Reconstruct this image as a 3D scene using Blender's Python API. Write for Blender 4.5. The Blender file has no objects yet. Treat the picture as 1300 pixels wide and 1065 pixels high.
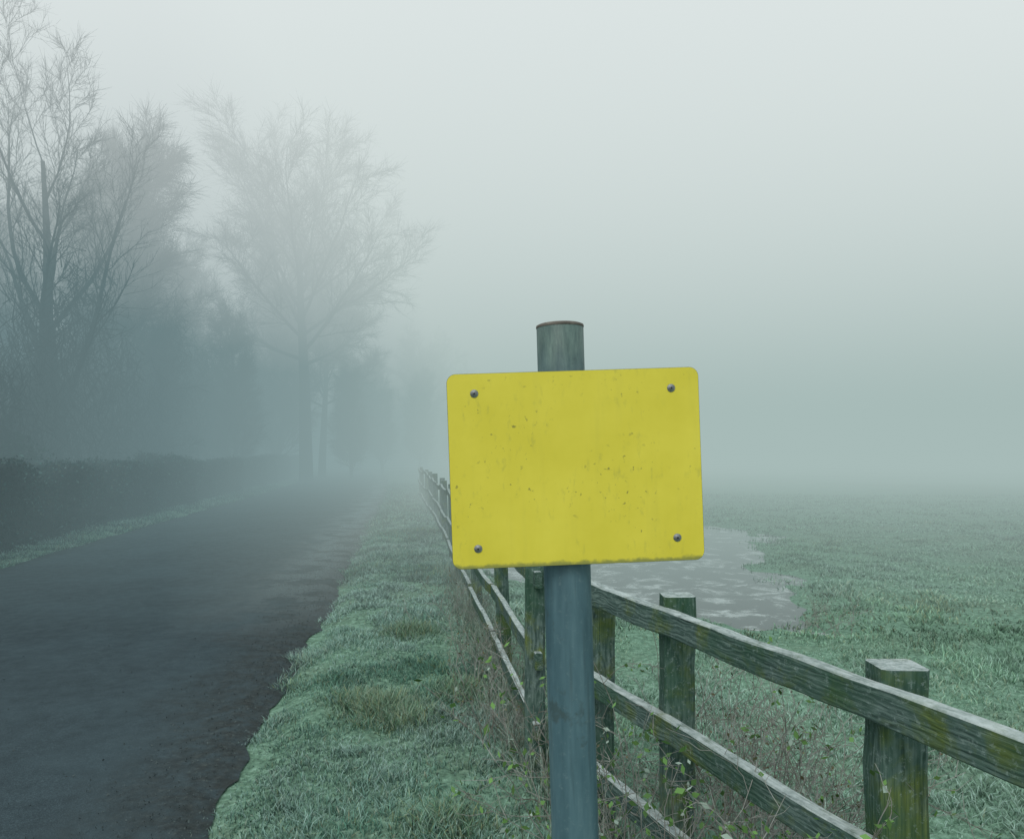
import bpy, math, random
import numpy as np
from mathutils import Vector, Matrix
rng=np.random.default_rng(7); random.seed(7)
sc=bpy.context.scene
H=1.6; F=900.0

# ---------------------------------------------------------------- helpers
def link(o,parent=None):
    sc.collection.objects.link(o)
    if parent is not None: o.parent=parent
    return o
def empty(name):
    e=bpy.data.objects.new(name,None); e.empty_display_size=0.3; return link(e)
def tri_mesh(name,V,T,mat,parent=None,col=None,vec=None,smooth=False,mesh_only=False):
    V=np.asarray(V,dtype=np.float32); T=np.asarray(T,dtype=np.int32)
    k=T.shape[1]
    me=bpy.data.meshes.new(name)
    me.vertices.add(len(V)); me.vertices.foreach_set('co',V.ravel())
    me.loops.add(T.size); me.loops.foreach_set('vertex_index',T.ravel())
    me.polygons.add(len(T)); me.polygons.foreach_set('loop_start',np.arange(0,T.size,k,dtype=np.int32))
    me.polygons.foreach_set('loop_total',np.full(len(T),k,dtype=np.int32))
    me.update(calc_edges=True)
    if smooth: me.polygons.foreach_set('use_smooth',np.ones(len(T),dtype=bool))
    if col is not None:
        a=me.color_attributes.new('col','FLOAT_COLOR','POINT')
        c=np.ones((len(V),4),dtype=np.float32); c[:,:3]=col; a.data.foreach_set('color',c.ravel())
    me.materials.append(mat)
    if mesh_only: return me
    return link(bpy.data.objects.new(name,me),parent)

_tab=np.random.default_rng(3).random((256,256))
def vnoise(x,y):
    xi=np.floor(x).astype(int); yi=np.floor(y).astype(int); fx=x-xi; fy=y-yi
    fx=fx*fx*(3-2*fx); fy=fy*fy*(3-2*fy)
    g=lambda a,b:_tab[a%256,b%256]
    return (g(xi,yi)*(1-fx)+g(xi+1,yi)*fx)*(1-fy)+(g(xi,yi+1)*(1-fx)+g(xi+1,yi+1)*fx)*fy
def fbm(x,y,o=4):
    s=0;a=.5;t=0
    for i in range(o):
        s=s+a*vnoise(x*2**i+17*i,y*2**i+31*i); t+=a; a*=.5
    return s/t-.5

class NT:
    def __init__(s,name):
        s.m=bpy.data.materials.new(name); s.m.use_nodes=True; s.t=s.m.node_tree; s.t.nodes.clear()
        s.out=s.t.nodes.new('ShaderNodeOutputMaterial')
    def n(s,ty,**k):
        nd=s.t.nodes.new(ty)
        for a,b in k.items():
            if a.startswith('_'): setattr(nd,a[1:],b)
            else:
                key=a.replace('__',' ')
                s.set(nd.inputs[key],b)
        return nd
    def set(s,inp,b):
        if isinstance(b,bpy.types.NodeSocket): s.t.links.new(b,inp)
        else: inp.default_value=b
    def noise(s,vec,scale,detail=4,rough=.6,dist=0.):
        nd=s.n('ShaderNodeTexNoise',Scale=scale,Detail=detail,Roughness=rough,Distortion=dist)
        if vec is not None: s.t.links.new(vec,nd.inputs['Vector'])
        return nd.outputs['Fac']
    def ramp(s,fac,stops,interp='LINEAR'):
        nd=s.t.nodes.new('ShaderNodeValToRGB'); nd.color_ramp.interpolation=interp
        els=nd.color_ramp.elements
        while len(els)<len(stops): els.new(.5)
        for e,(p,c) in zip(els,stops):
            e.position=p
            e.color=(c,c,c,1) if isinstance(c,(int,float)) else (*c,1)
        s.t.links.new(fac,nd.inputs['Fac']); return nd.outputs['Color']
    def mix(s,fac,a,b,mode='MIX'):
        nd=s.t.nodes.new('ShaderNodeMix'); nd.data_type='RGBA'; nd.blend_type=mode
        s.set(nd.inputs[0],fac)
        for i,v in ((6,a),(7,b)):
            if isinstance(v,tuple): v=(*v,1)
            s.set(nd.inputs[i],v)
        return nd.outputs[2]
    def math(s,op,a,b=0.,clamp=False):
        nd=s.t.nodes.new('ShaderNodeMath'); nd.operation=op; nd.use_clamp=clamp
        s.set(nd.inputs[0],a); s.set(nd.inputs[1],b); return nd.outputs[0]
    def mapping(s,vec,scale=(1,1,1),rot=(0,0,0),loc=(0,0,0)):
        nd=s.n('ShaderNodeMapping'); nd.inputs['Scale'].default_value=scale; nd.inputs['Rotation'].default_value=rot; nd.inputs['Location'].default_value=loc
        s.t.links.new(vec,nd.inputs['Vector']); return nd.outputs[0]
    def bump(s,h,strength=.5,dist=.01,normal=None):
        nd=s.n('ShaderNodeBump',Strength=strength,Distance=dist,Height=h)
        if normal is not None: s.t.links.new(normal,nd.inputs['Normal'])
        return nd.outputs[0]
    def bsdf(s,color,rough=.8,spec=.3,metal=0.,normal=None):
        p=s.n('ShaderNodeBsdfPrincipled')
        if isinstance(color,tuple): color=(*color,1)
        s.set(p.inputs['Base Color'],color); s.set(p.inputs['Roughness'],rough)
        s.set(p.inputs['Specular IOR Level'],spec); s.set(p.inputs['Metallic'],metal)
        if normal is not None: s.t.links.new(normal,p.inputs['Normal'])
        s.t.links.new(p.outputs[0],s.out.inputs['Surface']); return p
    def diffuse(s,color):
        p=s.n('ShaderNodeBsdfDiffuse'); s.set(p.inputs['Color'],color); s.t.links.new(p.outputs[0],s.out.inputs['Surface'])
    def pos(s): return s.n('ShaderNodeNewGeometry').outputs['Position']
    def obj(s): return s.n('ShaderNodeTexCoord').outputs['Object']

# ---------------------------------------------------------------- materials
def mat_attr(name):
    m=NT(name); a=m.n('ShaderNodeAttribute',_attribute_name='col')
    m.diffuse(a.outputs['Color']); return m.m
M_grass=mat_attr('frosted_grass')
M_leaf=mat_attr('leaves')

def mat_bark(name,c1,c2):
    m=NT(name); p=m.obj(); n=m.noise(p,6,3,.7)
    c=m.ramp(n,[(.3,c1),(.7,c2)]); m.diffuse(c); return m.m
M_bark=mat_bark('bark',(.020,.036,.040),(.056,.078,.080))
M_twig=mat_bark('twig_bark',(.022,.038,.043),(.056,.076,.078))
M_stem=mat_bark('frosted_stem',(.11,.10,.08),(.33,.36,.34))

def mat_ground():
    m=NT('meadow_ground'); p=m.pos()
    a=m.noise(p,1.3,6,.65); b=m.noise(p,22,5,.7); d=m.noise(p,.12,3,.5)
    c=m.ramp(b,[(.3,(.05,.095,.068)),(.5,(.13,.24,.17)),(.72,(.28,.46,.36))])
    c2=m.ramp(b,[(.3,(.06,.08,.052)),(.7,(.21,.30,.215))])
    c=m.mix(m.ramp(a,[(.5,0),(.7,.7)]),c,c2)
    c=m.mix(m.ramp(d,[(.4,0),(.62,.35)]),c,(.21,.38,.285))
    m.bsdf(c,.9,.1,normal=m.bump(b,.8,.03)); return m.m
M_ground=mat_ground()

def mat_road():
    m=NT('damp_asphalt'); p=m.pos()
    g=m.noise(p,150,3,.8); mid=m.noise(p,9,5,.7); big=m.noise(p,.9,4,.6)
    st=m.n('ShaderNodeTexVoronoi',Scale=95.0); m.t.links.new(p,st.inputs['Vector'])
    c=m.ramp(g,[(.32,(.013,.026,.032)),(.55,(.034,.060,.072)),(.75,(.095,.145,.160))])
    c=m.mix(m.ramp(st.outputs['Distance'],[(.12,.5),(.3,0)]),c,(.08,.125,.138))
    c=m.mix(m.ramp(mid,[(.42,0),(.7,.5)]),c,(.020,.034,.040))
    c=m.mix(m.ramp(big,[(.45,0),(.65,.5)]),c,(.046,.080,.094))
    a=m.n('ShaderNodeAttribute',_attribute_name='col').outputs['Color']
    sp=m.n('ShaderNodeSeparateColor'); m.t.links.new(a,sp.inputs[0])
    mud=m.math('MULTIPLY',sp.outputs[0],m.ramp(mid,[(.3,.2),(.6,1.)]))
    mc=m.ramp(m.noise(p,30,4,.7),[(.3,(.011,.018,.019)),(.6,(.034,.044,.043)),(.8,(.10,.13,.12))])
    c=m.mix(mud,c,mc)
    wet=m.math('MULTIPLY',sp.outputs[1],m.ramp(m.noise(p,1.9,4,.6),[(.42,0),(.52,1.)]))
    c=m.mix(m.math('MULTIPLY',wet,.6),c,(.025,.033,.038))
    r=m.mix(wet,m.ramp(mid,[(.3,.6),(.7,.85)]),(.13,.13,.13))
    hh=m.math('ADD',g,m.math('MULTIPLY',mid,1.5))
    m.bsdf(c,r,.27,normal=m.bump(hh,.55,.008)); return m.m
M_road=mat_road()

def mat_water():
    m=NT('icy_puddle_water'); p=m.pos()
    n=m.noise(p,2.6,6,.7,.5); f=m.noise(p,24,4,.7)
    ice=m.ramp(n,[(.51,0),(.62,.85)])
    c=m.mix(ice,(.06,.075,.075),m.ramp(f,[(.3,(.28,.34,.34)),(.7,(.55,.63,.63))]))
    m.bsdf(c,m.mix(ice,(.08,.08,.08),(.5,.5,.5)),.8,normal=m.bump(f,.1,.008)); return m.m
M_water=mat_water()

def mat_wood():
    m=NT('weathered_wood'); 
    gc=m.n('ShaderNodeAttribute',_attribute_name='gc').outputs['Vector']
    q=m.mapping(gc,(2.2,45,45))
    grain=m.noise(q,1.6,5,.65,.9)
    q2=m.mapping(gc,(6,190,190)); fine=m.noise(q2,1.,3,.6)
    w=m.n('ShaderNodeTexWave',Scale=1.0,Distortion=14.0,Detail=4.0,_bands_direction='Z')
    w.inputs['Detail Scale'].default_value=1.1
    m.t.links.new(m.mapping(gc,(7,20,20)),w.inputs['Vector'])
    g=m.math('ADD',m.math('MULTIPLY',grain,.6),m.math('MULTIPLY',w.outputs['Fac'],.15))
    g=m.math('ADD',g,m.math('MULTIPLY',fine,.28))
    c=m.ramp(g,[(.3,(.020,.038,.034)),(.5,(.065,.112,.100)),(.72,(.16,.23,.21))])
    al=m.noise(gc,4.5,5,.65,.4)
    c=m.mix(m.ramp(al,[(.49,0),(.63,.8)]),c,m.ramp(fine,[(.3,(.040,.070,.015)),(.7,(.18,.23,.04))]))
    al2=m.noise(m.mapping(gc,(1,1,1),loc=(7,3,1)),2.3,4,.6)
    c=m.mix(m.ramp(al2,[(.44,0),(.62,.7)]),c,(.026,.080,.045))
    nz=m.n('ShaderNodeSeparateXYZ'); m.t.links.new(m.n('ShaderNodeNewGeometry').outputs['True Normal'],nz.inputs[0])
    up=m.ramp(nz.outputs[2],[(.25,0),(.75,1)])
    fr=m.ramp(m.math('ADD',m.math('MULTIPLY',m.noise(gc,28,4,.75),.6),m.math('MULTIPLY',g,.5)),[(.40,.2),(.66,.9)])
    c=m.mix(m.math('MULTIPLY',up,fr),c,(.46,.54,.54))
    fs=m.ramp(m.noise(gc,60,3,.8),[(.56,0),(.7,.35)])
    c=m.mix(fs,c,(.34,.44,.43))
    m.bsdf(c,.85,.15,normal=m.bump(g,.9,.006)); return m.m
M_wood=mat_wood()

def mat_sign():
    m=NT('yellow_sign_paint'); p=m.obj()
    n=m.noise(p,7,4,.6); 
    c=m.ramp(n,[(.3,(.585,.53,.042)),(.7,(.665,.605,.064))])
    st=m.noise(m.mapping(p,(30,30,3)),1.3,4,.6)
    c=m.mix(m.ramp(st,[(.54,0),(.8,.16)]),c,(.42,.40,.06))
    sp=m.noise(p,95,3,.6); cl=m.noise(m.mapping(p,(1,1,1),loc=(3.3,1,5.2)),9,2,.5)
    spm=m.math('MULTIPLY',m.ramp(sp,[(.645,0),(.69,.7)]),m.ramp(cl,[(.46,0),(.6,1)]))
    c=m.mix(spm,c,(.14,.15,.04))
    sm=m.noise(m.mapping(p,(60,60,26)),1.2,4,.7)
    c=m.mix(m.math('MULTIPLY',m.ramp(sm,[(.56,0),(.72,.5)]),m.ramp(cl,[(.40,0),(.6,1)])),c,(.36,.36,.06))
    s=m.n('ShaderNodeSeparateXYZ'); m.t.links.new(p,s.inputs[0])
    zz=m.math('ADD',s.outputs[2],m.math('MULTIPLY',m.noise(p,40,3,.7),-.016))
    ed=m.ramp(m.math('ADD',m.math('MULTIPLY',zz,4.),1.),[(.278,.8),(.300,0)])
    c=m.mix(ed,c,(.16,.19,.06))
    m.bsdf(c,.5,.3,normal=m.bump(m.noise(p,5,2),.08,.01)); return m.m
M_sign=mat_sign()
def simple(name,c,r=.5,metal=0.,bs=30,amt=.5):
    m=NT(name); p=m.obj(); n=m.noise(p,bs,4,.7)
    c2=tuple(x*amt for x in c)
    m.bsdf(m.ramp(n,[(.35,c2),(.65,c)]),r,.4,metal,normal=m.bump(n,.2,.003)); return m.m
M_edge=simple('sign_edge_dirt',(.10,.12,.05),.7)
M_bolt=simple('bolt_metal',(.26,.29,.29),.5,.5,120)
M_boltd=simple('bolt_recess',(.03,.03,.03),.6)
def mat_pole():
    m=NT('painted_steel_pole'); p=m.obj()
    n=m.noise(m.mapping(p,(22,22,2.5)),1.5,5,.65); f=m.noise(p,90,3,.7)
    c=m.ramp(n,[(.3,(.040,.092,.112)),(.55,(.070,.142,.168)),(.75,(.115,.20,.22))])
    c=m.mix(m.ramp(f,[(.58,0),(.72,.3)]),c,(.17,.25,.26))
    s=m.n('ShaderNodeSeparateXYZ'); m.t.links.new(p,s.inputs[0])
    top=m.math('ADD',s.outputs[2],m.math('MULTIPLY',n,.16))
    t=m.ramp(m.math('SUBTRACT',top,1.20),[(.55,0),(.68,.85)])
    f2=m.noise(m.mapping(p,(60,60,14)),1.2,4,.7)
    c=m.mix(t,c,m.ramp(f2,[(.3,(.04,.075,.065)),(.7,(.14,.21,.18))]))
    sk=m.noise(m.mapping(p,(70,70,4)),1.,3,.6)
    c=m.mix(m.ramp(sk,[(.56,0),(.72,.5)]),c,(.035,.065,.07))
    ru=m.ramp(m.noise(p,14,4,.7),[(.60,0),(.68,.7)])
    c=m.mix(ru,c,(.045,.075,.075))
    m.bsdf(c,.5,.35,normal=m.bump(m.math('ADD',f,n),.15,.002)); return m.m
M_pole=mat_pole()
M_rust=simple('pole_cap_rust',(.15,.14,.12),.8,0,40)

# ---------------------------------------------------------------- layout functions
def road_r(y): return -0.88-0.145*y-0.0009*np.maximum(y-20,0)**2
def road_l(y): return -5.70-0.150*y-0.0009*np.maximum(y-20,0)**2
def fence_x(y):
    y=np.asarray(y,dtype=float)
    return np.where(y>3.42,.16-.152*(y-3.42),.34+(3.04-y)*.39-.0*y)
pud=np.array([(-.9,11.4),(.6,11.9),(1.6,12.8),(3.1,14.4),(4.3,15.4),(4.8,13.6),(3.9,11.8),(3.5,10.2),(3.3,8.6),(3.05,7.2),(2.6,6.35),(2.2,6.5),(1.7,7.0),(1.1,7.5),(.6,8.1),(.1,8.8),(-.4,9.8)])
def pud_sd(x,y):
    x=np.asarray(x,float);y=np.asarray(y,float)
    d=np.full(x.shape,1e9); ins=np.zeros(x.shape,bool); n=len(pud)
    for i in range(n):
        ax,ay=pud[i]; bx,by=pud[(i+1)%n]
        ex,ey=bx-ax,by-ay; t=np.clip(((x-ax)*ex+(y-ay)*ey)/(ex*ex+ey*ey),0,1)
        d=np.minimum(d,np.hypot(x-ax-t*ex,y-ay-t*ey))
        c=((ay>y)!=(by>y))&(x<(bx-ax)*(y-ay)/(by-ay+1e-9)+ax); ins^=c
    return np.where(ins,-d,d)
def pmask(x,y): return pud_sd(x,y)+fbm(x*1.6+9,y*1.6,4)*.9
def ground_h(x,y):
    x=np.asarray(x,float);y=np.asarray(y,float)
    dr=np.maximum(x-road_r(y),road_l(y)-x)
    s=np.clip((dr-.02)/.35,0,1); s=s*s*(3-2*s)
    bum=fbm(x*2.2,y*2.2,4)*.11+fbm(x*9,y*9,2)*.03
    h=-.03+s*(.075+bum)
    h=h+s*fbm(x*.15,y*.15,2)*.10
    p=pmask(x,y)
    k=np.clip(1-(p+.30)/.8,0,1)
    h=h*(1-k)+(-.045+fbm(x*3,y*3,3)*.09)*k
    return h

# ---------------------------------------------------------------- ground sheet
def axis(n,c,near,far_neg,far_pos):
    t=np.linspace(-1,1,n); k=6.2
    a=np.sinh(k*t)/np.sinh(k)
    return c+np.where(a<0,a*far_neg,a*far_pos)
gx=axis(520,0.2,0,420,420); 
ty=np.linspace(0,1,520); gy=-8+ (np.exp(ty*5.2)-1)/(np.exp(5.2)-1)*900
X,Y=np.meshgrid(gx,gy,indexing='xy'); Z=ground_h(X,Y)
nx,ny=len(gx),len(gy); idx=np.arange(nx*ny).reshape(ny,nx)
Q=np.stack([idx[:-1,:-1],idx[:-1,1:],idx[1:,1:],idx[1:,:-1]],-1).reshape(-1,4)
tri_mesh('ground',np.stack([X,Y,Z],-1).reshape(-1,3),Q,M_ground,smooth=True)

# road
ry=np.concatenate([np.arange(-6,14,.08),np.arange(14,50,.4),np.arange(50,240,3)])
nt=36; t=np.linspace(0,1,nt)
wob=lambda y,s:fbm(y*1.1+s,y*0+s,4)*.24+fbm(y*6+s,y*0+s,2)*.10
RL=road_l(ry)+wob(ry,5); RR=road_r(ry)+wob(ry,40)+.06
RX=RL[:,None]*(1-t)+RR[:,None]*t; RY=np.repeat(ry[:,None],nt,1)
RZ=.006+.03*(1-(2*t-1)**2)[None,:]+fbm(RX*1.2,RY*1.2,2)*.012
RZ[:,0]=-.02;RZ[:,-1]=-.02
def road_h(x,y):
    t=(x-road_l(y))/(road_r(y)-road_l(y)); return .010+.03*(1-(2*t-1)**2)+fbm(x*1.2,y*1.2,2)*.012
idx=np.arange(RX.size).reshape(RX.shape)
Q=np.stack([idx[:-1,:-1],idx[:-1,1:],idx[1:,1:],idx[1:,:-1]],-1).reshape(-1,4)
dR=(RR[:,None]-RX)+fbm(RX*3,RY*2)*.5; dL=(RX-RL[:,None])+fbm(RX*3,RY*2)*.4
mud=np.clip(1-dR/.75,0,1)**.7; mud=np.maximum(mud,np.clip(1-dL/.4,0,1)*.8)
wet=np.clip(1.2-np.abs(dR-.5)/.6,0,1)*np.clip((RY-5)/3,0,1)
col=np.stack([mud,wet,mud*0],-1).reshape(-1,3)
tri_mesh('country_road',np.stack([RX,RY,RZ],-1).reshape(-1,3),Q,M_road,col=col,smooth=True)

# puddle
px=np.arange(-1.9,6,.12); py=np.arange(5.2,16.6,.12)
PX,PY=np.meshgrid(px,py); keep=(pud_sd(PX,PY)<.7)
idx=np.arange(PX.size).reshape(PX.shape)
Q=np.stack([idx[:-1,:-1],idx[:-1,1:],idx[1:,1:],idx[1:,:-1]],-1)
km=keep[:-1,:-1]&keep[1:,1:]; Q=Q[km]
tri_mesh('puddle',np.stack([PX,PY,PX*0-.012],-1).reshape(-1,3),Q,M_water,smooth=True)

# ---------------------------------------------------------------- grass
def blades(P,hgt,wid,lean,root,tip,frostv):
    n=len(P); a=rng.uniform(0,2*np.pi,n); la=rng.uniform(0,2*np.pi,n)
    w=np.stack([np.cos(a),np.sin(a),np.zeros(n)],-1)*wid[:,None]*.5
    l=np.stack([np.cos(la),np.sin(la),np.zeros(n)],-1)*(hgt*lean)[:,None]
    up=np.zeros((n,3)); up[:,2]=hgt*np.sqrt(np.clip(1-lean**2*.6,.1,1))
    m=P+l*.35+up*.6; tp=P+l+up
    V=np.stack([P-w,P+w,m-w*.8,m+w*.8,tp],1).reshape(-1,3)
    b=(np.arange(n)*5)[:,None]
    T=np.concatenate([b+np.array([0,1,3]),b+np.array([0,3,2]),b+np.array([2,3,4])],1).reshape(-1,3)
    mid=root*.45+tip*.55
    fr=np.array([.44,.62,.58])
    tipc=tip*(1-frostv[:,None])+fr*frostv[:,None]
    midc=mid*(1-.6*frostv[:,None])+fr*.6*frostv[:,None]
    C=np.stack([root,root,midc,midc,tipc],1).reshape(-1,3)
    return V,T,C
def gather(parts):
    Vs,Ts,Cs=[],[],[]; o=0
    for V,T,C in parts: Vs.append(V);Ts.append(T+o);Cs.append(C);o+=len(V)
    return np.concatenate(Vs),np.concatenate(Ts),np.concatenate(Cs)
def sow(n,y0,y1,xa,xb,hm,wm,green,kind):
    y=rng.uniform(y0,y1,n); u=rng.random(n); A=xa(y);B=xb(y); x=A+(B-A)*u
    k=fbm(x*3.5,y*3.5,3); keep=rng.random(n)<np.clip(.75+k*2.2,.15,1)
    x,y,k=x[keep],y[keep],k[keep]
    p=pmask(x,y); keep=p>rng.uniform(-.15,.35,len(p)); x,y,k=x[keep],y[keep],k[keep]
    n=len(x); z=ground_h(x,y)-.004
    big=fbm(x*1.1+50,y*1.1,3)
    h=hm*rng.uniform(.5,1.35,n)*np.clip(1+k*1.6+big*2.0,.35,2.2); w=wm*rng.uniform(.6,1.4,n)
    lean=rng.uniform(.3,1.1,n)
    v=rng.uniform(.7,1.3,n)[:,None]*(1+fbm(x*2.4+7,y*2.4,3)*1.3)[:,None]
    if kind=='verge':
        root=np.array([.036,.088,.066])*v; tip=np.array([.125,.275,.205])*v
        yel=(rng.random(n)<np.clip(.05+big*1.1,.02,.6)); tip[yel]=np.array([.23,.31,.13])*v[yel]
        straw=rng.random(n)<.05; tip[straw]=np.array([.30,.28,.18])*v[straw]
        fr=np.clip(rng.uniform(0,1,n)*.85+fbm(x*1.7,y*1.7+20,3)*1.5-.02,0,.85)
    else:
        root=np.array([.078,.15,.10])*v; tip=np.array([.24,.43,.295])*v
        br=rng.random(n)<np.clip(.04+fbm(x*.7,y*.7+90,3)*1.3,.02,.5); tip[br]=np.array([.28,.33,.20])*v[br]
        fr=np.clip(rng.uniform(0,1,n)*.7+fbm(x*.6,y*.6+20,3)*1.2,0,.8)
    return blades(np.stack([x,y,z],-1),h,w,lean,root,tip,fr)
rr=lambda y:road_r(y)-.02+fbm(y*3,y*0,3)*.3
fx=lambda y:fence_x(y)+.1
vp=[sow(72000,1.2,6.5,rr,fx,.040,.0045,1,'verge'),
    sow(42000,6.5,15,rr,fx,.055,.009,1,'verge'),
    sow(14000,15,36,rr,fx,.08,.022,1,'verge'),
    sow(13000,4,14,lambda y:road_l(y)-1.0,lambda y:road_l(y)+.08,.08,.011,1,'verge'),
    sow(9000,14,34,lambda y:road_l(y)-1.0,lambda y:road_l(y)+.08,.10,.02,1,'verge')]
for (cx,cy,r,n,hh) in [(-.78,4.35,.13,2400,.12),(-.95,4.5,.1,1200,.10),(-.62,4.2,.1,1200,.10),(-.25,3.05,.12,900,.09),(-.9,6.2,.15,1200,.11),(-.35,4.6,.14,1200,.11)]:
    x=cx+rng.normal(0,r,n); y=cy+rng.normal(0,r,n); q=np.hypot(x-cx,y-cy)
    root=np.tile([.04,.09,.05],(n,1)); v=rng.uniform(.6,1.3,n)[:,None]
    tip=np.array([.15,.30,.16])*v; s=rng.random(n)<.33; tip[s]=np.array([.28,.31,.14])*v[s]
    vp.append(blades(np.stack([x,y,ground_h(x,y)],-1),hh*rng.uniform(.4,1.3,n)*np.clip(1.2-q/r*.35,.4,1.2),np.full(n,.0045),rng.uniform(.3,1.0,n),root,tip,rng.uniform(0,.6,n)))
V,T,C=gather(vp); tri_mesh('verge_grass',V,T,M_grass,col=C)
fxr=lambda y:fence_x(y)+.05
fp=[sow(80000,.6,6,fxr,lambda y:fence_x(y)+.6+y*.85,.042,.006,1,'field'),
    sow(80000,6,14,fxr,lambda y:1.5+y*.85,.045,.012,1,'field'),
    sow(32000,14,26,fxr,lambda y:1.5+y*.85,.05,.028,1,'field')]
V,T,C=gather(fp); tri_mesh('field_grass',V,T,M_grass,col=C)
n=3400; y=rng.uniform(1.5,9,n)**1.0; x=fence_x(y)+rng.normal(-.04,.10,n)
v=rng.uniform(.6,1.3,n)[:,None]; root=np.array([.07,.09,.06])*v; tip=np.array([.23,.27,.19])*v
V,T,C=blades(np.stack([x,y,ground_h(x,y)],-1),rng.uniform(.08,.34,n),np.full(n,.0035),rng.uniform(.2,1.1,n),root,tip,rng.uniform(0,.8,n))
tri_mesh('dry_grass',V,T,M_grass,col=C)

# ---------------------------------------------------------------- tubes/branches
def tubes(segs,sides):
    S=np.array(segs,dtype=float)
    p0=S[:,0:3];p1=S[:,3:6];r0=S[:,6];r1=S[:,7]
    d=p1-p0; d/=np.linalg.norm(d,axis=1)[:,None]+1e-9
    ref=np.where(np.abs(d[:,2:3])<.95,np.array([[0,0,1.]]),np.array([[1.,0,0]]))
    u=np.cross(d,ref); u/=np.linalg.norm(u,axis=1)[:,None]+1e-9; w=np.cross(d,u)
    a=np.arange(sides)*2*np.pi/sides
    ring=u[:,None,:]*np.cos(a)[None,:,None]+w[:,None,:]*np.sin(a)[None,:,None]
    A=p0[:,None,:]+ring*r0[:,None,None]; B=p1[:,None,:]+ring*r1[:,None,None]
    V=np.concatenate([A,B],1).reshape(-1,3); n=len(S)
    b=(np.arange(n)*2*sides)[:,None,None]
    i=np.arange(sides); j=(i+1)%sides
    q=np.stack([i,j,j+sides,i+sides],-1)[None]
    return V,(b+q).reshape(-1,4)
def sticks(C,D,ln,wd,g):
    n=len(C); D=D/(np.linalg.norm(D,axis=1)[:,None]+1e-9)
    b=np.cross(D,g.normal(size=(n,3))); b/=np.linalg.norm(b,axis=1)[:,None]+1e-9
    L=(ln*g.uniform(.5,1.4,n))[:,None]*.5; w=(wd*g.uniform(.7,1.3,n))[:,None]*.5
    V=np.stack([C-D*L-b*w,C-D*L+b*w,C+D*L+b*w*.4,C+D*L-b*w*.4],1).reshape(-1,3)
    return V,(np.arange(n)*4)[:,None]+np.arange(4)[None]
def grow(segs,p,d,L,r,lv,P,R):
    ns=P['n'][lv]; p=np.array(p,float); d=np.array(d,float); step=L/ns
    nch=P['ch'][lv]; r_end=r*P['taper'][lv]
    pts=[]
    for i in range(ns):
        d=d+np.array([R.gauss(0,1),R.gauss(0,1),R.gauss(0,1)])*P['wob'][lv]; d[2]+=P['up'][lv]
        d/=np.linalg.norm(d); q=p+d*step
        ra=r+(r_end-r)*i/ns; rb=r+(r_end-r)*(i+1)/ns
        segs.append((*p,*q,ra,rb)); pts.append((p.copy(),q.copy(),d.copy(),ra,rb)); p=q
    if lv+1>=len(P['n']): return
    for c in range(nch):
        t=P['start'][lv]+(1-P['start'][lv])*(c+R.random())/nch
        k=min(int(t*ns),ns-1); a,b,dd,ra,rb=pts[k]; f=t*ns-k; o=a+(b-a)*f
        lo,hi=P.get('ar',(.7,1.25)) if lv==0 else (.7,1.25)
        ang=P['ang'][lv]*R.uniform(lo,hi)
        if lv==0: 
            az=c*2.4+R.uniform(-.4,.4); rv=np.array([math.cos(az),math.sin(az),0.])
        else: rv=np.array([R.gauss(0,1),R.gauss(0,1),R.gauss(0,.6)])
        rv-=dd*rv.dot(dd); rv/=np.linalg.norm(rv)+1e-9
        nd=dd*math.cos(ang)+rv*math.sin(ang)
        cl=L*P['len'][lv]*R.uniform(.75,1.15)*(1-P['fall'][lv]*t)
        cr=min((ra+(rb-ra)*f)*P['rad'][lv],ra)
        grow(segs,o,nd,cl,max(cr,P['rmin']),lv+1,P,R)
def tree_mesh(name,height,P,seed,r,mat=M_bark,stems=1,spread=0.,fine=0,fl=.5,fw=.012,fup=.3):
    R=random.Random(seed); segs=[]
    for s in range(stems):
        a=R.uniform(0,6.28); d=(math.cos(a)*spread*R.random(),math.sin(a)*spread*R.random(),1)
        o=(0,0,-.1) if stems==1 else (R.gauss(0,.3)*spread,R.gauss(0,.3)*spread,-.1)
        grow(segs,o,d,height*(1 if stems==1 else R.uniform(.6,1)),r,0,P,R)
    S=np.array(segs); big=S[:,6]>.035
    parts=[]
    if big.any(): parts.append(tubes(S[big],8))
    parts.append(tubes(S[~big],3))
    if fine:
        g=np.random.default_rng(seed); th=S[S[:,6]<.03]; k=g.integers(0,len(th),fine); s=th[k]
        d=s[:,3:6]-s[:,0:3]; d/=np.linalg.norm(d,axis=1)[:,None]+1e-9
        d=d+g.normal(size=d.shape)*.5+np.array([0,0,fup]); d/=np.linalg.norm(d,axis=1)[:,None]
        u=g.random(fine)[:,None]
        c=s[:,0:3]+(s[:,3:6]-s[:,0:3])*u+d*fl*.45; parts.append(sticks(c,d,np.full(fine,fl),np.full(fine,fw),g))
    o=0;Vs=[];Qs=[]
    for V,Q in parts: Vs.append(V);Qs.append(Q+o);o+=len(V)
    me=tri_mesh(name,np.concatenate(Vs),np.concatenate(Qs),mat,mesh_only=True,smooth=True)
    return me,S
P_A=dict(n=[8,9,7,5],ch=[10,13,10,0],taper=[.2,.2,.3,.4],wob=[.04,.08,.12,.16],up=[.02,.11,.06,.02],
         start=[.20,.14,.12,0],ang=[.55,.55,.6,.6],len=[.70,.42,.55,0],fall=[.4,.45,.35,0],rad=[.5,.38,.45,.6],rmin=.006)
P_B=dict(n=[10,7,5,4],ch=[46,15,8,0],taper=[.1,.2,.3,.4],wob=[.03,.07,.12,.15],up=[.02,.10,.0,-.05],
         start=[.05,.08,.1,0],ang=[.8,.5,.5,.5],len=[.30,.5,.6,0],fall=[.45,.4,.4,0],rad=[.32,.5,.5,.6],rmin=.007)
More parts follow.
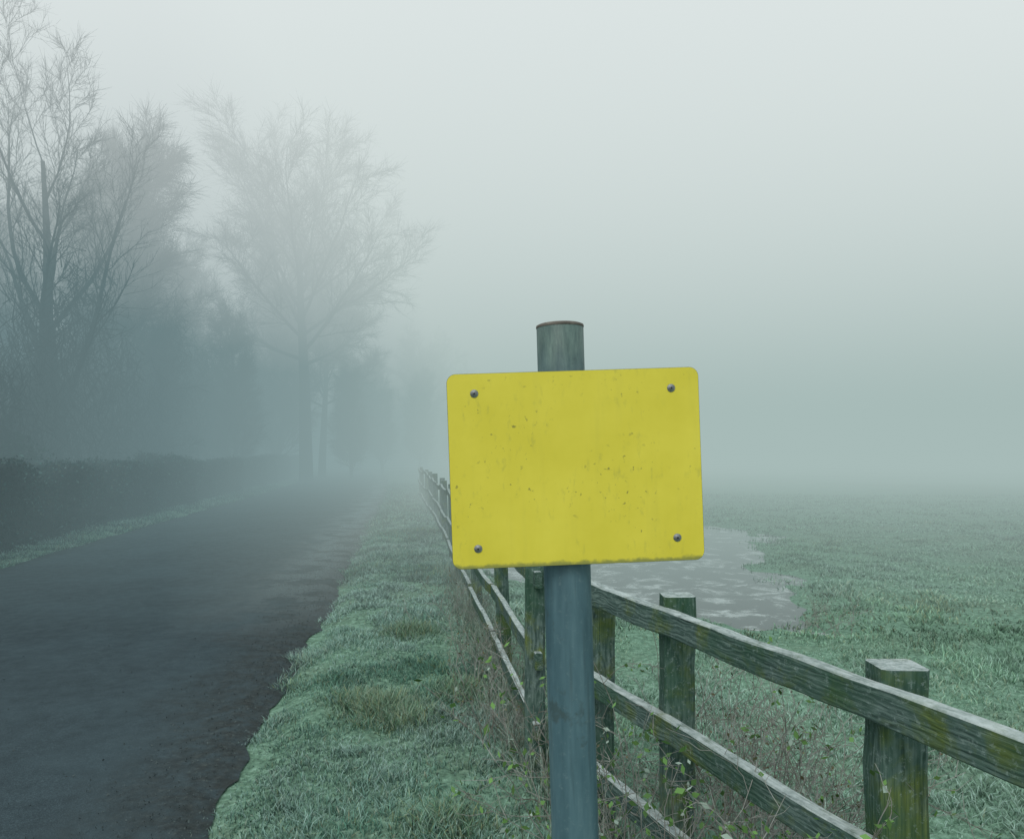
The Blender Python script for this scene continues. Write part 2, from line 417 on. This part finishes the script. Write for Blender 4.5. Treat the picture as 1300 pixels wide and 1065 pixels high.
P_C=dict(n=[7,9,7,5],ch=[20,16,13,0],taper=[.30,.2,.3,.4],wob=[.03,.08,.12,.15],up=[.02,.05,.02,.0],ar=(.30,1.3),
         start=[.50,.14,.12,0],ang=[.92,.60,.62,.6],len=[.58,.44,.55,0],fall=[.05,.5,.4,0],rad=[.46,.42,.5,.6],rmin=.009)
P_S=dict(n=[5,4,3],ch=[9,6,0],taper=[.3,.3,.4],wob=[.12,.15,.2],up=[.05,.03,0],
         start=[.1,.1,0],ang=[.6,.6,.6],len=[.5,.5,0],fall=[.3,.3,0],rad=[.5,.6,.6],rmin=.008)
mA,SA=tree_mesh('tree_a',9.6,P_A,14,.24,fine=9000,fl=.42,fw=.008,fup=.3)
mB,SB=tree_mesh('tree_b',12.6,P_B,5,.22,M_twig,fine=34000,fl=.7,fw=.013,fup=.0)
mC,SC=tree_mesh('tree_c',13.4,P_C,21,.40,fine=36000,fl=.75,fw=.014,fup=.1)
mS,SS=tree_mesh('shrub_m',4.2,P_S,9,.035,M_twig,stems=30,spread=.9,fine=8000,fl=.5,fw=.016)

def leafcloud(C,size,root,rngl,flat=.0):
    n=len(C); a=rngl.normal(size=(n,3)); a/=np.linalg.norm(a,axis=1)[:,None]
    b=np.cross(a,rngl.normal(size=(n,3))); b/=np.linalg.norm(b,axis=1)[:,None]
    s=size*rngl.uniform(.6,1.3,n)[:,None]
    V=np.stack([C-a*s,C+b*s*.55,C+a*s,C-b*s*.55],1).reshape(-1,3)
    Q=(np.arange(n)*4)[:,None]+np.arange(4)[None]
    v=rngl.uniform(.5,1.5,n)[:,None]; col=np.repeat(root*v,4,axis=0)
    return V,Q,col
def place(name,me,x,y,s=1.,rz=0.,parent=None,sz=None):
    o=bpy.data.objects.new(name,me); o.location=(x,y,float(ground_h(np.array([x]),np.array([y]))[0])); o.rotation_euler=(0,0,rz)
    o.scale=(s,s,sz if sz else s); return link(o,parent)

# loose gravel and leaf litter on the road
n=4200; g=np.random.default_rng(77); y=2.2+g.random(n)**1.3*14; 
x=np.where(g.random(n)<.8,road_r(y)-np.abs(g.normal(0,.3,n)),road_l(y)+g.random(n)*(road_r(y)-road_l(y)))
V,Q,col=leafcloud(np.stack([x,y,road_h(x,y)+.002],-1),.006,np.array([.06,.08,.08]),g)
tri_mesh('road_gravel',V,Q,M_leaf,col=col)

# bare tree at left with ivy-covered trunk
tA=empty('bare_tree'); tA.location=(-12.9,19.4,0)
o=link(bpy.data.objects.new('trunk_and_branches',mA),tA)
nv=12000; t=rng.random(nv)**1.5; hgt=t*5.0; ang=rng.uniform(0,6.28,nv)
trx=np.interp(hgt,SA[:8,2],SA[:8,0]); tryy=np.interp(hgt,SA[:8,2],SA[:8,1])
rad=.14+(.12+.48*rng.random(nv))*(1-t)*(.6+1.4*np.abs(fbm(ang*1.5,hgt*1.4)+.3))
C=np.stack([trx+rad*np.cos(ang),tryy+rad*np.sin(ang),hgt],-1)
V,Q,col=leafcloud(C,.06,np.array([.015,.035,.026]),rng)
tri_mesh('ivy',V,Q,M_leaf,parent=tA,col=col)
tB=place('feathery_tree',mB,-15.4,28,1.0,.4)
tC=place('broad_bare_tree',mC,-11.9,41,1.04,1.2,None,1.0)

# woodland behind
wl=empty('woodland')
spots=[(-19,25,.8,mA),(-17.5,31,.62,mC),(-13.2,34,.6,mB),(-16.5,36,.8,mB),(-22,40,.8,mC),(-14.5,44,.85,mB),(-12.6,47,.7,mC),(-15,52,.85,mC),
       (-20,55,1,mB),(-11.8,52,.62,mB),(-10.6,58,.66,mB),(-8.2,63,.62,mB),(-9,74,.7,mC),(-4.5,74,.5,mC),(-25,32,.9,mB),(-24,50,1,mB),(-1,84,.4,mC),(-20.5,29,.85,mB),(-10.2,45,.5,mB),(-5.6,66,.5,mB)]
for i,(x,y,s,m) in enumerate(spots): place('woodland_tree_%d'%i,m,x,y,s,i*1.7,wl)
us=empty('undergrowth')
R=random.Random(4)
k=0
for i in range(34):
    y=R.uniform(13,52); x=-9.8-.165*y-.0009*max(y-20,0)**2-abs(R.gauss(0,1))*(2.0+.03*y)
    s=R.uniform(.55,1.0)*(1.0 if y>24 else .62)
    place('shrub_%d'%k,mS,x,y,s,R.uniform(0,6.28),us,s*R.uniform(.8,1.4)); k+=1
n=160000; g=np.random.default_rng(12)
y=12+g.random(n)**1.1*56; x=-8.6-.158*y-.0009*np.maximum(y-20,0)**2-g.random(n)**1.3*(5+.12*y)
hm=(2.8+.13*(y-12))*(.85+1.8*fbm(x*.25,y*.25,3)+.5*fbm(x*.9,y*.9,2)); hm=np.where(y>45,hm*.9,hm); z=hm*(1-g.random(n)**.8*1.0)*1.35
z=np.abs(z)+.05
D=g.normal(size=(n,3))*np.array([.6,.6,.5])+np.array([0,0,.9])
V,Q=sticks(np.stack([x,y,z],-1),D,np.full(n,.6),.018+.0007*y,g)
tri_mesh('brushwood',V,Q,M_twig,parent=us)
n=34000
y=13+g.random(n)*40; x=-10.2-.163*y-.0009*np.maximum(y-20,0)**2-g.random(n)*3.5
ok=fbm(x*.35+5,y*.35,3)>.0; x,y=x[ok],y[ok]; n=len(x)
z=g.random(n)*(2.8+2.4*fbm(x*.6,y*.6,3))*(1+.02*y)
V,Q,col=leafcloud(np.stack([x,y,np.abs(z)],-1),.10,np.array([.012,.028,.026]),g)
tri_mesh('evergreen_leaves',V,Q,M_leaf,parent=us,col=col)
def bush(name,cx,cy,rx,ry,h,n,size,colr,seed):
    g=np.random.default_rng(seed); a=g.uniform(0,6.28,n); u=g.random(n); zz=g.random(n)
    lump=1+.9*fbm(a*1.6+seed,zz*4,3)+.45*fbm(a*5,zz*9,2)
    prof=np.sqrt(np.clip(1-(zz*1.02-.25)**2/.62,0.02,1))
    q=u**.4*lump*prof
    C=np.stack([cx+rx*q*np.cos(a),cy+ry*q*np.sin(a),zz*h*(.8+.35*lump*.6)],-1)
    V,Q,col=leafcloud(C,size,colr,g); return tri_mesh(name,V,Q,M_leaf,col=col)
bush('evergreen_bush',-11.7,15.8,1.6,.8,2.05,9000,.05,np.array([.020,.05,.036]),5)

# ---------------------------------------------------------------- hedge
def hedge_x(y): return road_l(y)-.42-.012*y
he=empty('hedge')
hy=np.arange(2,60,.12); na=22
th=np.linspace(0,1,na)
prof=[]
for s in th:
    if s<.4: prof.append((0,s/.4))
    elif s<.6: prof.append(((s-.4)/.2,1))
    else: prof.append((1,1-(s-.6)/.4))
prof=np.array(prof)
YY=np.repeat(hy[:,None],na,1); lump=fbm(YY*1.1,th[None]*5+YY*0,4); lump2=fbm(YY*.55+30,YY*0,2)
HX=hedge_x(YY)-.12-prof[None,:,0]*.85-np.sign(prof[None,:,0]-.5)*(lump*.5+lump2*.3)
HZ=prof[None,:,1]*(1.36+lump2*.38+lump*.26)-.05
idx=np.arange(YY.size).reshape(YY.shape); Q=np.stack([idx[:-1,:-1],idx[:-1,1:],idx[1:,1:],idx[1:,:-1]],-1).reshape(-1,4)
core=np.stack([HX,YY,HZ],-1).reshape(-1,3)
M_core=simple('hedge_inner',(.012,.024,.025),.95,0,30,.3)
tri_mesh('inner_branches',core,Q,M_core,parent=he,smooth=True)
n=85000; g=np.random.default_rng(8)
yy=2+ (g.random(n)**1.6)*52; ii=np.clip(((yy-2)/.12).astype(int),0,len(hy)-1); jj=g.integers(0,14,n)
base=np.stack([HX[ii,jj],yy,HZ[ii,jj]],-1)+g.normal(size=(n,3))*np.array([.06,.05,.06])
V,Q,col=leafcloud(base,.032,np.array([.020,.052,.048]),g)
cl=np.repeat(np.clip(1+fbm(base[:,1]*2.2,base[:,2]*3,3)*3,.35,2.2),4)[:,None]; col=col*cl
br=np.repeat(g.random(n)<.25,4); col[br]=col[br]*np.array([2.2,1.1,.85])
fr=np.repeat((g.random(n)<.08),4); col[fr]=np.array([.10,.18,.165])
tri_mesh('hedge_leaves',V,Q,M_leaf,parent=he,col=col)
n=9000; yy=2+(g.random(n)**1.6)*45; ii=np.clip(((yy-2)/.12).astype(int),0,len(hy)-1); jj=g.integers(6,14,n)
base=np.stack([HX[ii,jj],yy,HZ[ii,jj]+.05],-1); D=g.normal(size=(n,3))*.5+np.array([.3,0,.8])
V,Q=sticks(base,D,np.full(n,.18),np.full(n,.006),g); tri_mesh('hedge_twigs',V,Q,M_twig,parent=he)

# ---------------------------------------------------------------- fence
def beam(p0,p1,w,h,nseg,seed,vertical=False,sag=0.):
    g=np.random.default_rng(seed); p0=np.array(p0,float);p1=np.array(p1,float); d=p1-p0; L=np.linalg.norm(d); d/=L
    if vertical: side=np.array([1.,0,0]); hh=np.cross(side,d); 
    else:
        side=np.cross(d,[0,0,1.]); side/=np.linalg.norm(side); hh=np.cross(side,d)
    b=min(w,h)*.11
    sec=[(-w/2+b,-h/2),(w/2-b,-h/2),(w/2,-h/2+b),(w/2,0),(w/2,h/2-b),(w/2-b,h/2),(0,h/2),(-w/2+b,h/2),(-w/2,h/2-b),(-w/2,0),(-w/2,-h/2+b)]
    ns=len(sec); sec=np.array(sec); V=[];G=[]
    tt=np.linspace(0,1,nseg+1); off=seed*3.71
    for i,t in enumerate(tt):
        c=p0+d*L*t
        wob=(fbm(np.array([t*L*1.1+off]),np.array([off]),3)[0]*.035, fbm(np.array([t*L*.9+off]),np.array([off+9]),3)[0]*.035-sag*4*t*(1-t))
        if vertical: wob=(wob[0]*.4,wob[1]*.4)
        nn=fbm(t*L*7+off+sec[:,0]*9,sec[:,1]*9+off,2)*.011
        for (a,e),q in zip(sec,nn):
            s=1+q/max(abs(a),abs(e),.02)
            V.append(c+side*(a*s+wob[0])+hh*(e*s+wob[1])); G.append((t*L+off,a,e+off))
    V=np.array(V);G=np.array(G);Q=[]
    for i in range(nseg):
        for j in range(ns):
            k=(j+1)%ns; Q.append((i*ns+j,i*ns+k,(i+1)*ns+k,(i+1)*ns+j))
    n0=len(V)
    V=np.vstack([V,V[:ns].mean(0)[None],V[nseg*ns:nseg*ns+ns].mean(0)[None]])
    G=np.vstack([G,G[:ns].mean(0)[None],G[nseg*ns:nseg*ns+ns].mean(0)[None]])
    for j in range(ns):
        k=(j+1)%ns; Q.append((k,j,n0,n0)); Q.append((nseg*ns+j,nseg*ns+k,n0+1,n0+1))
    return V,Q,G
def timber(name,items,parent):
    Vs=[];Fs=[];Gs=[];o=0
    for V,Q,G in items:
        Vs.append(V);Gs.append(G)
        for q in Q:
            f=[x+o for x in q]
            if f[2]==f[3]: f=f[:3]
            Fs.append(f)
        o+=len(V)
    V=np.concatenate(Vs);G=np.concatenate(Gs)
    me=bpy.data.meshes.new(name); me.from_pydata(V.tolist(),[],Fs); me.update()
    a=me.attributes.new('gc','FLOAT_VECTOR','POINT'); a.data.foreach_set('vector',G.astype(np.float32).ravel())
    me.materials.append(M_wood)
    return link(bpy.data.objects.new(name,me),parent)
fe=empty('wooden_fence')
gh=lambda x,y: float(ground_h(np.array([x]),np.array([y]))[0])
def fpt(y,off=0.):
    s=.39; n=np.array([1,s])/math.hypot(1,s)
    return float(.34+(3.04-y)*s)+n[0]*off, y+n[1]*off
posts=[];rails=[];sd=1
near_y=[-.15,.75,1.70,2.55,3.10]
for y in near_y:
    x,yy=fpt(y,.075)
    V,Q,G=beam((x,yy,-.1),(x+.004,yy,1.085 if y!=3.10 else 1.0),.115,.10,14,sd,True); sd+=1
    posts.append((V,Q,G))
for z,th_ in ((1.002,.090),(.622,.088),(.25,.085)):
    xa,ya=fpt(-.15,0);xb,yb=fpt(3.39,0)
    rails.append(beam((xa,ya,z+.004),(xb,yb,z),.042,th_,80,sd,sag=0)); sd+=1
ys=[3.48,5.2,7.0,8.8,10.6,12.4,14.2,16.0,17.8,19.6,21.4,23.2,25]
lx=lambda y:.15-.152*(y-3.42)-.0009*max(y-12,0)**2
for i,y in enumerate(ys):
    x=lx(y)+.07+random.uniform(-.02,.02)-(.09 if i==0 else 0); lean=random.uniform(-.06,.06)*(0 if i==0 else 1)
    posts.append(beam((x,y+(.04 if i==0 else 0),-.1),(x+lean,y+(.04 if i==0 else 0),1.06 if i==0 else 1.10+random.uniform(-.03,.05)),.10,.10,10,sd,True)); sd+=1
for z in (1.0,.62,.25):
    zj=[z+random.uniform(-.05,.05) for _ in ys]
    for i in range(len(ys)-1):
        a,b=ys[i]+(.0 if i else -.05),ys[i+1]-.01
        rails.append(beam((lx(a)-.02,a,zj[i]),(lx(b)-.02,b,zj[i+1]+random.uniform(-.02,.02)),.036,.08,14,sd,sag=random.uniform(-.02,.06))); sd+=1
timber('posts',posts,fe); timber('rails',rails,fe)
# ---------------------------------------------------------------- brambles & weeds
P_W=dict(n=[9,5,3],ch=[7,3,0],taper=[.4,.5,.5],wob=[.16,.2,.2],up=[.0,.02,0],start=[.2,.2,0],ang=[.8,.7,.5],len=[.32,.5,0],fall=[.3,.3,0],rad=[.7,.7,.5],rmin=.0011)
def weed(name,cx,cy,n,h,spread,leaf,seed,lsize=.016,lc=(.10,.16,.07),r0=.0026,lfr=.12):
    R=random.Random(seed); segs=[]
    for i in range(n):
        x=cx+R.gauss(0,spread); y=cy+R.gauss(0,spread); z=gh(x,y)
        grow(segs,(x,y,z),(R.gauss(0,.35),R.gauss(0,.35),1),h*R.uniform(.55,1.1),r0,0,P_W,R)
    S=np.array(segs); V,Q=tubes(S,4)
    e=empty(name); tri_mesh('stems',V,Q,M_stem,parent=e)
    if leaf:
        g=np.random.default_rng(seed); sel=S[g.integers(0,len(S),leaf)]; sel=sel[sel[:,5]>h*.25]
        V,Q,col=leafcloud(sel[:,3:6]+g.normal(size=(len(sel),3))*.008,lsize,np.array(lc),g)
        f=np.repeat(g.random(len(sel))<lfr,4); col[f]=np.array([.30,.40,.34])
        tri_mesh('leaves',V,Q,M_leaf,parent=e,col=col)
weed('bramble',.42,1.92,13,1.05,.07,640,1,.012,(.11,.22,.07))
weed('bramble.001',.36,2.2,12,.98,.08,480,2,.012,(.10,.20,.07))
weed('bramble.002',.95,2.5,30,.74,.16,260,3,.008,(.10,.11,.06))
weed('dead_weed',1.25,2.75,26,.74,.2,170,4,.008,(.13,.12,.07))
weed('dead_weed.001',.75,2.95,26,.75,.15,170,5,.008,(.13,.12,.07))
weed('dead_weed.002',-.02,3.9,22,.45,.13,120,6,.008,(.13,.13,.07))
weed('dead_weed.003',-.12,4.9,20,.45,.16,120,7,.009,(.13,.13,.07))
weed('dead_weed.004',.28,3.2,20,.42,.12,100,8,.008,(.13,.12,.07))
weed('dead_weed.005',2.75,6.3,14,.33,.12,60,9,.009,(.13,.12,.07))
weed('dead_weed.006',.95,1.75,16,.62,.12,100,10,.008,(.10,.14,.07))
weed('dead_weed.007',-.45,6.6,16,.4,.2,100,11,.010,(.13,.13,.07))

# ---------------------------------------------------------------- sign
sg=empty('yellow_sign')
def lathe(prof,seg=48):
    V=[];Q=[]
    for r,z in prof:
        for i in range(seg):
            a=2*math.pi*i/seg; V.append((r*math.cos(a),r*math.sin(a),z))
    for k in range(len(prof)-1):
        for i in range(seg):
            j=(i+1)%seg; Q.append((k*seg+i,k*seg+j,(k+1)*seg+j,(k+1)*seg+i))
    return V,Q
pr=.0445; top=1.841
prof=[(pr,-.2)]+[(pr,z) for z in np.linspace(-.1,top-.004,12)]+[(pr-.0005,top-.003)]
V,Q=lathe(prof); pole=tri_mesh('pole',V,Q,M_pole,parent=sg,smooth=True)
V,Q=lathe([(pr+.0004,top-.004),(pr+.0009,top-.002),(pr+.0004,top+.001),(pr-.004,top+.003),(pr*.6,top+.005),(.0005,top+.006)])
tri_mesh('pole_cap',V,Q,M_rust,parent=sg,smooth=True)
W,Hh,rc,thk=.4590,.352,.017,.003
def rrect(w,h,r,k=8):
    P=[]
    for cx,cz,a0 in ((w/2-r,h/2-r,0),(-w/2+r,h/2-r,90),(-w/2+r,-h/2+r,180),(w/2-r,-h/2+r,270)):
        for i in range(k+1):
            a=math.radians(a0+90*i/k); P.append((cx+r*math.cos(a),cz+r*math.sin(a)))
    return P
def plate(name,w,h,r,y0,y1,mats,parent):
    import bmesh
    bm=bmesh.new(); P=rrect(w,h,r)
    f=[bm.verts.new((x,y0,z)) for x,z in rrect(w-.0012,h-.0012,r-.0006)]; f2=[bm.verts.new((x,y0+.0006,z)) for x,z in P]; b=[bm.verts.new((x,y1,z)) for x,z in P]
    bm.faces.new(f); n=len(P)
    for i in range(n):
        j=(i+1)%n; q=bm.faces.new((f[i],f[j],f2[j],f2[i])); q.material_index=1
        q=bm.faces.new((f2[i],f2[j],b[j],b[i])); q.material_index=1
    q=bm.faces.new(b[::-1]); q.material_index=1
    bmesh.ops.recalc_face_normals(bm,faces=bm.faces)
    me=bpy.data.meshes.new(name); bm.to_mesh(me); bm.free()
    for m in mats: me.materials.append(m)
    return link(bpy.data.objects.new(name,me),parent)
plc=empty('plate_mount'); plc.parent=sg
pl=plate('sign_plate',W,Hh,rc,-.0015,.0015,[M_sign,M_edge],plc)
M_back=simple('bracket_metal',(.3,.33,.33),.5,.7)
for zz in (.11,-.11):
    b=plate('rear_channel',W*.82,.026,.004,.0018,.0125,[M_back,M_back],plc); b.location=(0,0,zz)
S_=1.29/900
for (bx,by) in ((601,499),(851,491),(859,681),(606,694)):
    dx=(bx-730)*S_; dz=-(by-592)*S_; a=math.radians(-2.0)
    ux=dx*math.cos(a)-dz*math.sin(a); uz=dx*math.sin(a)+dz*math.cos(a)
    V,Q=lathe([(.0001,.0030),(.0028,.0030),(.0036,.0025),(.0040,.0012),(.0068,.0011),(.0074,.0006),(.0074,0)],24)
    o=tri_mesh('bolt',V,Q,M_bolt,parent=plc,smooth=True); o.location=(ux,-.0017,uz); o.rotation_euler=(math.pi/2,0,0)
    V,Q=lathe([(.0001,.0034),(.0020,.0034),(.0021,.003)],6)
    o=tri_mesh('bolt_socket',V,Q,M_boltd,parent=plc); o.location=(ux,-.0017,uz); o.rotation_euler=(math.pi/2,0,0)
lean=math.radians(-1.72)
px0=.146; sg.location=(px0+.0,1.345,0); sg.rotation_euler=(0,lean,0)
cxw=81.5/900*1.287; czw=1.6-18.5/900*1.287
Mi=(Matrix.Translation((px0,1.345,0))@Matrix.Rotation(lean,4,'Y')).inverted()
lc=Mi@Vector((cxw,1.287,czw)); plc.location=lc; plc.rotation_euler=(0,math.radians(-.3),math.radians(2.2))

# ---------------------------------------------------------------- fog banks, self-lit: their glow replaces scattered skylight
glow_fog=empty('glow_fog')
def glow_fog_box(name,x0,x1,y0,y1,z0,z1,sig,c,rz=0):
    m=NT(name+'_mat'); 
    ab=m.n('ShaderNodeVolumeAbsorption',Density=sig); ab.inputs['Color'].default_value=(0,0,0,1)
    em=m.n('ShaderNodeEmission',Strength=sig); em.inputs['Color'].default_value=(*c,1)  # volume glows by itself, supplying haze and ambient light without scattering
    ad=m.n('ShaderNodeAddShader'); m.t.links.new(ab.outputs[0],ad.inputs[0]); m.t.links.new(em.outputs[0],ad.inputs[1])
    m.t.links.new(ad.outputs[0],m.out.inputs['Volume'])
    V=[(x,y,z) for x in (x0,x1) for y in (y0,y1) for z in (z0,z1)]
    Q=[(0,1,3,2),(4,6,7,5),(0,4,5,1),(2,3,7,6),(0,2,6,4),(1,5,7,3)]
    o=tri_mesh(name,V,Q,m.m,parent=glow_fog); o.rotation_euler=(0,0,rz); return o
glow_fog_box('glow_fog_field',-3.0,380,6,420,-2,6.5,.063,(.385,.495,.478))
glow_fog_box('glow_fog_tree_shade',-380,-3.01,6,420,-2,6.5,.055,(.20,.30,.317))  # woodland shade put into this bank as a darker glow colour
glow_fog_box('glow_fog_high',-380,380,5,420,6.51,34,.046,(.765,.82,.812))  # skylight on the upper fog put in as a brighter glow colour

# ---------------------------------------------------------------- world, sun, camera
w=bpy.data.worlds.new('World'); sc.world=w; w.use_nodes=True; nt_=w.node_tree; nt_.nodes.clear()
sky=nt_.nodes.new('ShaderNodeTexSky'); sky.sky_type='NISHITA'; sky.sun_disc=False
sky.sun_elevation=math.radians(50); sky.sun_rotation=math.radians(200); sky.air_density=1.0; sky.dust_density=5
b1=nt_.nodes.new('ShaderNodeBackground'); b1.inputs[1].default_value=.05; nt_.links.new(sky.outputs[0],b1.inputs[0])
b2=nt_.nodes.new('ShaderNodeBackground'); b2.inputs[0].default_value=(.79,.86,.865,1); b2.inputs[1].default_value=.72
ad=nt_.nodes.new('ShaderNodeAddShader'); nt_.links.new(b1.outputs[0],ad.inputs[0]); nt_.links.new(b2.outputs[0],ad.inputs[1])
wo=nt_.nodes.new('ShaderNodeOutputWorld'); nt_.links.new(ad.outputs[0],wo.inputs[0])
sl=bpy.data.lights.new('sun','SUN'); sl.energy=1.0; sl.angle=math.radians(25); sl.color=(1,.98,.95)
so=link(bpy.data.objects.new('sun',sl)); 
d=Vector((math.sin(math.radians(200))*math.cos(math.radians(50)),math.cos(math.radians(200))*math.cos(math.radians(50)),math.sin(math.radians(50))))
so.rotation_euler=d.to_track_quat('Z','Y').to_euler()
cam=bpy.data.cameras.new('camera'); co=link(bpy.data.objects.new('camera',cam)); co.location=(0,0,H); co.rotation_euler=(math.pi/2,0,0)
cam.sensor_fit='HORIZONTAL'; cam.sensor_width=36; cam.lens=F/1300*36; cam.shift_y=42.5/1300; cam.clip_start=.05; cam.clip_end=3000
sc.camera=co
sc.view_settings.view_transform='Standard'; sc.view_settings.look='None'; sc.view_settings.exposure=0
